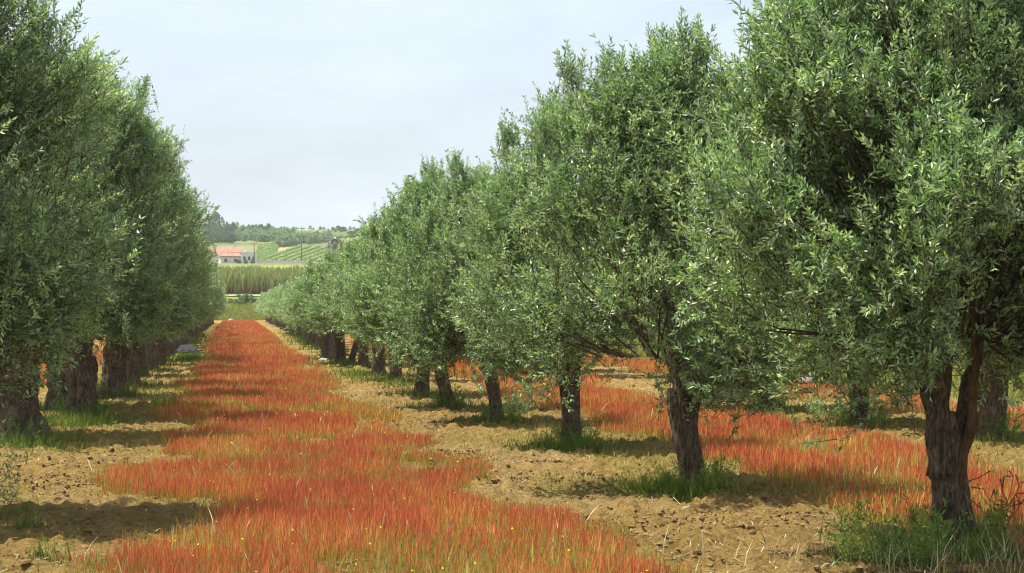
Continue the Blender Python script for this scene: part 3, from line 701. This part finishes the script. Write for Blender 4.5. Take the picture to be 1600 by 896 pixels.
# farmhouses
def house(px, d, w, dp, h, rh, rz, wallm, label, wins, hip=False, chimney=True):
    x, y, z = hpt(px, d)
    root = empty('farmhouse', (x, y, z - .3), label, 'house', 'hillside farm buildings'); root.rotation_euler[2] = rz
    b = MB(); b.box((0, 0, h / 2), (w, dp, h))
    b.add([(-w / 2, -dp / 2, h), (-w / 2, dp / 2, h), (-w / 2, 0, h + rh - .05), (w / 2, -dp / 2, h), (w / 2, dp / 2, h), (w / 2, 0, h + rh - .05)], [], [[0, 2, 1], [3, 4, 5]])
    obj('wall', b.mesh('wall', [wallm]), root)
    b = MB(); n = int(w / .35); ov = .45
    for s in (-1, 1):   # ridged tile slopes
        V = []
        us = np.linspace(-w / 2 - ov, w / 2 + ov, n * 2 + 1)
        for k, u in enumerate(us):
            lift = .1 if k % 2 else 0
            for (yy, zz) in ((s * (dp / 2 + ov), h - rh * ov / (dp / 2)), (0, h + rh)): V += [(u, yy, zz + .03 + lift), (u, yy, zz - .14)]
        q = []
        for k in range(len(us) - 1):
            a = 4 * k; c = a + 4
            q += [[a, c, c + 2, a + 2], [a + 1, a + 3, c + 3, c + 1], [a, a + 1, c + 1, c]]
        q += [[0, 2, 3, 1], [c, c + 1, c + 3, c + 2]]
        b.add(V, q)
    rf = obj('roof', b.mesh('roof', [M['tile']]), root)
    if chimney:
        b = MB(); b.box((w * .25, dp * .12, h + rh * .9), (.7, .7, 1.6)); b.box((w * .25, dp * .12, h + rh * .9 + .9), (.95, .95, .2)); obj('chimney', b.mesh('chimney', [M['plaster']]), rf)
    for (u, zc, ww, hh_) in wins:
        b = MB(); t = .12
        for sx in (-1, 1): b.box((u + sx * ww / 2, -dp / 2 - .04, zc), (t, .14, hh_ + t))
        for sz in (-1, 1): b.box((u, -dp / 2 - .043, zc + sz * hh_ / 2), (ww - t, .14, t))
        f = obj('window', b.mesh('window', [M['shutter']]), root)
        b = MB(); b.box((u, -dp / 2 - .012, zc), (ww - t, .05, hh_ - t)); obj('pane', b.mesh('pane', [M['glass']]), f)
    return root
house(354, 560, 9.6, 6, 3.6, 1.5, .05, M['plaster'], 'low farmhouse with long red tiled roof left of the white block', [(-3, 1.6, .9, 1.0), (0, 1.6, .9, 1.0), (3, 1.6, .9, 1.0)])
house(356, 554, 6.4, 4, 2.5, .9, .42, M['plaster'], 'front annex with orange tiled roof below the long farmhouse', [(-1.6, 1.1, .8, .8), (1.6, 1.1, .8, .8)], chimney=False)
house(331, 572, 6, 6, 3.2, 1.5, 0, M['plaster'], 'small tiled farm building half hidden by the left hand olives', [(1, 1.6, .9, 1.0)], chimney=False)
house(547, 600, 7, 6, 4.4, 1.3, -.1, M['pinkwall'], 'pinkish house half hidden behind the right hand olives', [(-2, 2.6, 1.0, 1.2), (2, 2.6, 1.0, 1.2)])
def white_block():
    x, y, z = hpt(389, 556); root = empty('white_building', (x, y, z - .3), 'white flat roofed block with parapet at right end of the farm', 'building', 'hillside farm buildings'); root.scale = (.52, .6, .72)
    b = MB(); b.box((0, 0, 2.3), (9.5, 7, 4.6)); b.box((-3, .5, 5.3), (3, 3, 1.5)); obj('wall', b.mesh('wall', [M['plaster']]), root)
    b = MB()
    for c, d in (((0, -3.42, 4.75), (9.7, .2, .5)), ((0, 3.42, 4.75), (9.7, .2, .5)), ((-4.75, 0, 4.75), (.2, 6.6, .5)), ((4.75, 0, 4.75), (.2, 6.6, .5))): b.box(c, d)
    obj('parapet', b.mesh('parapet', [M['concrete']]), root)
    for u in (-2.6, 0, 2.6):
        b = MB()
        for s in (-1, 1): b.box((u + s * .6, -3.54, 2.4), (.12, .14, 1.5))
        for s in (-1, 1): b.box((u, -3.543, 2.4 + s * .7), (1.08, .14, .12))
        f = obj('window', b.mesh('window', [M['shutter']]), root)
        b = MB(); b.box((u, -3.51, 2.4), (1.08, .05, 1.28)); obj('pane', b.mesh('pane', [M['glass']]), f)
white_block()
# pale boundary wall below the vineyard
def low_wall():
    b = MB()
    xa, xb = far(398, 566), far(486, 566)
    n = 14
    for k in range(n):
        t0, t1 = k / n, (k + 1) / n
        x0 = xa[0] + (xb[0] - xa[0]) * t0; x1 = xa[0] + (xb[0] - xa[0]) * t1; yy = 566
        b.box(((x0 + x1) / 2, yy, float(height(x0, yy)) + .3 + .004 * (k % 2)), (x1 - x0, .35 + .006 * (k % 2), .9))
        b.box((x0, yy, float(height(x0, yy)) + .4), (.5, .5, 1.2))
    return b.mesh('low_wall', [M['concrete']])
tag(obj('boundary_wall', low_wall()), 'long pale low wall at the bottom of the vineyards', 'wall')

# vine rows
def vine_row(p, q, m_, w, h, seed, label, group, n_per=7):
    R = np.random.default_rng(seed); p = np.array(p); q = np.array(q); L = np.linalg.norm(q - p)
    z0 = float(height(p[0], p[1])); org = np.array([p[0], p[1], z0])
    # lumpy hedge body
    ns = int(L / .9); t = np.linspace(0, 1, ns); c = p + (q - p) * t[:, None]
    P = np.stack([c[:, 0], c[:, 1], height(c[:, 0], c[:, 1]) + h * .55], 1) - org
    b = MB(); b.tube(P, w * .62 * R.uniform(.75, 1.25, ns), 7)
    V0 = np.vstack(b.V); Q0 = np.vstack(b.Q); T0 = np.vstack(b.T); V0 = V0 + R.normal(0, .07, V0.shape)
    n = int(L * n_per); t = R.uniform(0, 1, n); c = p + (q - p) * t[:, None]
    c = np.stack([c[:, 0] + R.normal(0, w * .4, n), c[:, 1] + R.normal(0, w * .3, n), height(c[:, 0], c[:, 1]) + R.uniform(.2, h * 1.15, n)], 1) - org
    d = norm(R.normal(0, 1, (n, 3)) + [0, 0, .3]); nn = norm([0, 0, .8] + R.normal(0, .5, (n, 3))); s = norm(np.cross(d, nn)); s2 = norm(np.cross(nn, s))
    r = R.uniform(.12, .22, n)[:, None]
    V = np.stack([c - s * r, c + s2 * r * .8, c + s * r, c - s2 * r * .8], 1).reshape(-1, 3)
    me = mesh('vine_row', np.vstack([V0, V]), np.vstack([Q0, np.arange(4 * n).reshape(-1, 4) + len(V0)]), T0, mats=[M['vine']],
              attrs={'rnd': ('FACE', R.uniform(0, 1, len(Q0) + n + len(T0)))})
    tag(obj('vine_row', me, loc=org), label, 'vine row', group)
# near patch: rows run up the slope from lower left to upper right
for k in range(11):
    a = far(404 + k * 15, 585); c = far(404 + k * 15 + 66, 702)
    vine_row(a, c, 'vine', .55, 1.05, 500 + k, 'green vine row in the near vineyard right of the farm', 'vine rows of the near vineyard', 16)
for k in range(9):
    a = far(398 + k * 1.0, 600 + k * 14); c = far(432 + k * .5, 625 + k * 14)
    vine_row(a, c, 'vine', .6, 1.1, 540 + k, 'bright vine row in the small plot just behind the white block', 'vine rows of the small plot', 18)
for k in range(12):
    a = far(436 + k * 10, 860); c = far(468 + k * 10, 1010)
    vine_row(a, c, 'vine', .8, 1.3, 570 + k, 'vine row in the far upper vineyard below the ridge', 'vine rows of the far vineyard', 14)
x = 0
# trees on the hills
HB = [crown_mesh('hill_crown', 800 + k, 70, 8, 5, .42, .17, .6, rx=2.4, zt=5.0, zb=.9, tw=False, top=4, m='broad') for k in range(3)]
HO = [crown_mesh('grove_crown', 820 + k, 60, 8, 5, .34, .12, .5, rx=1.9, zt=3.8, zb=.7, tw=False, top=3, m='olive') for k in range(3)]
HT = trunk_mesh('hill_trunk', 90, [(0, 0, -.3), (0, 0, .7), (.1, 0, 2.2)], [.28, .22, .2, .18], segs=10, rings=8)
def hill_tree(px, d, s, cr, label, group, cat='tree', name='hillside_tree', hz=None):
    x, y, z = hpt(px, d); root = empty(name, (x, y, z - .1), label, cat, group); root.rotation_euler[2] = random.uniform(0, 6.28)
    root.scale = (s, s, s * (hz or random.uniform(.85, 1.1)))
    obj('trunk', HT, root); obj('crown', random.choice(cr), root)
hill_tree(337, 990, 1.65, HB, 'big dark round tree standing highest on the left hill', None, hz=1.15)
for k in range(32):   # woodland belt left
    px = random.uniform(312, 424); d = random.uniform(900, 985) - (px - 312) * .1
    hill_tree(px, d, random.uniform(.65, 1.05), HB, 'dark green tree in the wood along the left hilltop', 'trees of the hilltop wood')
for k in range(30):
    hill_tree(random.uniform(312, 372), random.uniform(700, 900), random.uniform(.6, 1.0), HB, 'dark tree on the slope above the red roofed farmhouse', 'trees above the farmhouse')
for k in range(110):   # grey-green grove
    d = random.uniform(770, 925); hill_tree(random.uniform(366, 452) + (d - 780) * .05, d, random.uniform(.75, 1.1), HO, 'grey green olive tree in the grove on the middle slope', 'grove trees on the middle slope', 'olive tree')
for k in range(64):   # diagonal belt between vineyards
    t = random.random(); px = 428 + t * 88; d = 712 + t * 85 + random.uniform(-22, 30)
    hill_tree(px, d, random.uniform(.75, 1.1), HO, 'grey green olive tree in the belt between the two vineyards', 'olive belt between the vineyards', 'olive tree')
for k in range(34):
    px = 306 + k * 8 + random.uniform(-3, 3); hill_tree(px, random.uniform(1440, 1500), random.uniform(.3, .65), HB, 'tiny tree spaced along the skyline ridge', 'trees on the skyline ridge')
for k in range(9):
    hill_tree(522 + k * 6, random.uniform(860, 1000), random.uniform(.5, .8), HB, 'dark tree on the right hill behind the palm', 'trees behind the palm')
for k in range(6):
    hill_tree(random.uniform(366, 400), random.uniform(538, 546), random.uniform(.14, .26), HB, 'garden shrub in front of the white block', 'garden shrubs', 'shrub', 'garden_shrub')

# palm
def palm(px, d, label):
    x, y, z = hpt(px, d); root = empty('palm_tree', (x, y, z - .1), label, 'palm tree'); H = 5.6
    b = MB(); t = np.linspace(0, 1, 16); b.tube(np.stack([.3 * t, 0 * t, H * t], 1), .34 - .1 * t + .03 * (np.arange(16) % 2), 10); obj('trunk', b.mesh('palm_trunk', [M['pole']]), root)
    R = np.random.default_rng(2)
    for k in range(48):
        a = R.uniform(0, 2 * PI); e = R.uniform(-.5, 1.2); L = R.uniform(2.6, 3.4); s = np.linspace(0, 1, 16)
        rr_ = L * s * math.cos(e * .7); zz = H + L * (s * math.sin(e) - .75 * s ** 2 * (1.1 - .4 * e))
        P = np.stack([.3 + rr_ * math.cos(a), rr_ * math.sin(a), zz], 1); sd = np.array([-math.sin(a), math.cos(a), 0])
        V = []; Q_ = []
        for i_ in range(1, 16):
            for s_ in (-1, 1):
                w = 1.05 * math.sin(min(1, s[i_] * 1.05) * PI * .85 + .3); tip = P[i_] + sd * s_ * w + [.25 * math.cos(a), .25 * math.sin(a), -.3 * w]
                v0 = len(V); V += [P[i_ - 1], P[i_], tip]; Q_.append([v0, v0 + 1, v0 + 2])
        obj('frond', mesh('frond', V, None, Q_, mats=[M['palm']], attrs={'rnd': ('FACE', R.uniform(0, 1, len(Q_)))}), root)
palm(523, 640, 'dark palm tree with drooping fronds above the right hand olives')
# utility poles
def pole(px, d, h, label):
    x, y, z = hpt(px, d); root = empty('utility_pole', (x, y, z - .2), label, 'utility pole', 'utility poles on the slope')
    b = MB(); b.tube([(0, 0, 0), (0, 0, h / 2), (0, 0, h)], [.17, .15, .11], 8); obj('pole', b.mesh('pole', [M['pole']], True), root)
    b = MB(); b.box((0, 0, h - .5), (2.2, .12, .14)); cr = obj('crossarm', b.mesh('crossarm', [M['pole']]), root)
    for u in (-1, 0, 1):
        b = MB(); b.tube([(u * .95, 0, h - .43), (u * .95, 0, h - .3), (u * .95, 0, h - .2)], [.05, .07, .03], 6); obj('insulator', b.mesh('insulator', [M['glass']]), cr)
pole(471, 575, 11.5, 'tall wooden utility pole left of the vineyard middle')
pole(513, 600, 10.5, 'wooden utility pole just left of the palm tree')
pole(397, 552, 6.5, 'short utility pole beside the white block')

# ------------------------------------------------------------------ air, light
def box_mesh(name, x0, x1, y0, y1, z0, z1, m):
    b = MB(); b.box(((x0 + x1) / 2, (y0 + y1) / 2, (z0 + z1) / 2), (x1 - x0, y1 - y0, z1 - z0)); return b.mesh(name, [m])
hm = bpy.data.materials.new('haze'); hm.use_nodes = True; nt = hm.node_tree; nt.nodes.remove(nt.nodes['Principled BSDF'])
pv = nt.nodes.new('ShaderNodeVolumePrincipled'); pv.inputs['Color'].default_value = (.86, .92, 1, 1); pv.inputs['Density'].default_value = .00016; pv.inputs['Anisotropy'].default_value = .2
nt.links.new(pv.outputs[0], nt.nodes['Material Output'].inputs['Volume'])
HAZE = True
if HAZE:
    tag(obj('haze', box_mesh('haze', -2700, 2800, -60, 4100, -3, 96, hm)), 'thin summer haze over the valley', 'haze', kind='stuff')

SUN_EL = math.radians(67)
sd = norm(np.array([.96, -.28, 0.]))           # direction the shadows fall
ldir = Vector((sd[0] * math.cos(SUN_EL), sd[1] * math.cos(SUN_EL), -math.sin(SUN_EL)))
sl = bpy.data.lights.new('sun', 'SUN'); sl.energy = 5.0; sl.angle = math.radians(.6); sl.color = (1, .955, .87)
so = bpy.data.objects.new('sun', sl); COL.objects.link(so); so.rotation_euler = ldir.to_track_quat('-Z', 'Y').to_euler(); so.location = (0, 0, 40)
w = bpy.data.worlds.new('World'); scn.world = w; w.use_nodes = True; nt = w.node_tree
sky = nt.nodes.new('ShaderNodeTexSky'); sky.sky_type = 'NISHITA'; sky.sun_disc = False; sky.sun_elevation = SUN_EL
sky.sun_rotation = math.atan2(-sd[0], -sd[1]); sky.dust_density = 3.5; sky.air_density = 1.0; sky.ozone_density = 1.0
# thin bright veil of high cloud over the blue
tc = nt.nodes.new('ShaderNodeTexCoord'); mp = nt.nodes.new('ShaderNodeMapping'); mp.inputs['Scale'].default_value = (1, 1, 3.2); nt.links.new(tc.outputs['Generated'], mp.inputs[0])
n1 = noise(nt, 2.6, 6, mp.outputs[0], .6); r1 = ramp(nt, [(.34, (.52,) * 3), (.66, (.9,) * 3)], n1.outputs['Fac'])
VEIL = (6.75, 7.65, 8.7)
mxs = mixc(nt, sky.outputs[0], VEIL, r1.outputs[0])
nt.links.new(mxs, nt.nodes['Background'].inputs['Color']); nt.nodes['Background'].inputs['Strength'].default_value = .0715
vs = scn.view_settings; vs.view_transform = 'Standard'; vs.look = 'None'; vs.exposure = .95; vs.gamma = 1; vs.use_curve_mapping = False
scn.cycles.max_bounces = 8; scn.cycles.diffuse_bounces = 3; scn.cycles.transmission_bounces = 3; scn.cycles.volume_bounces = 1
scn.cycles.use_denoising = True; scn.cycles.sample_clamp_indirect = 3; scn.cycles.filter_width = 1.2
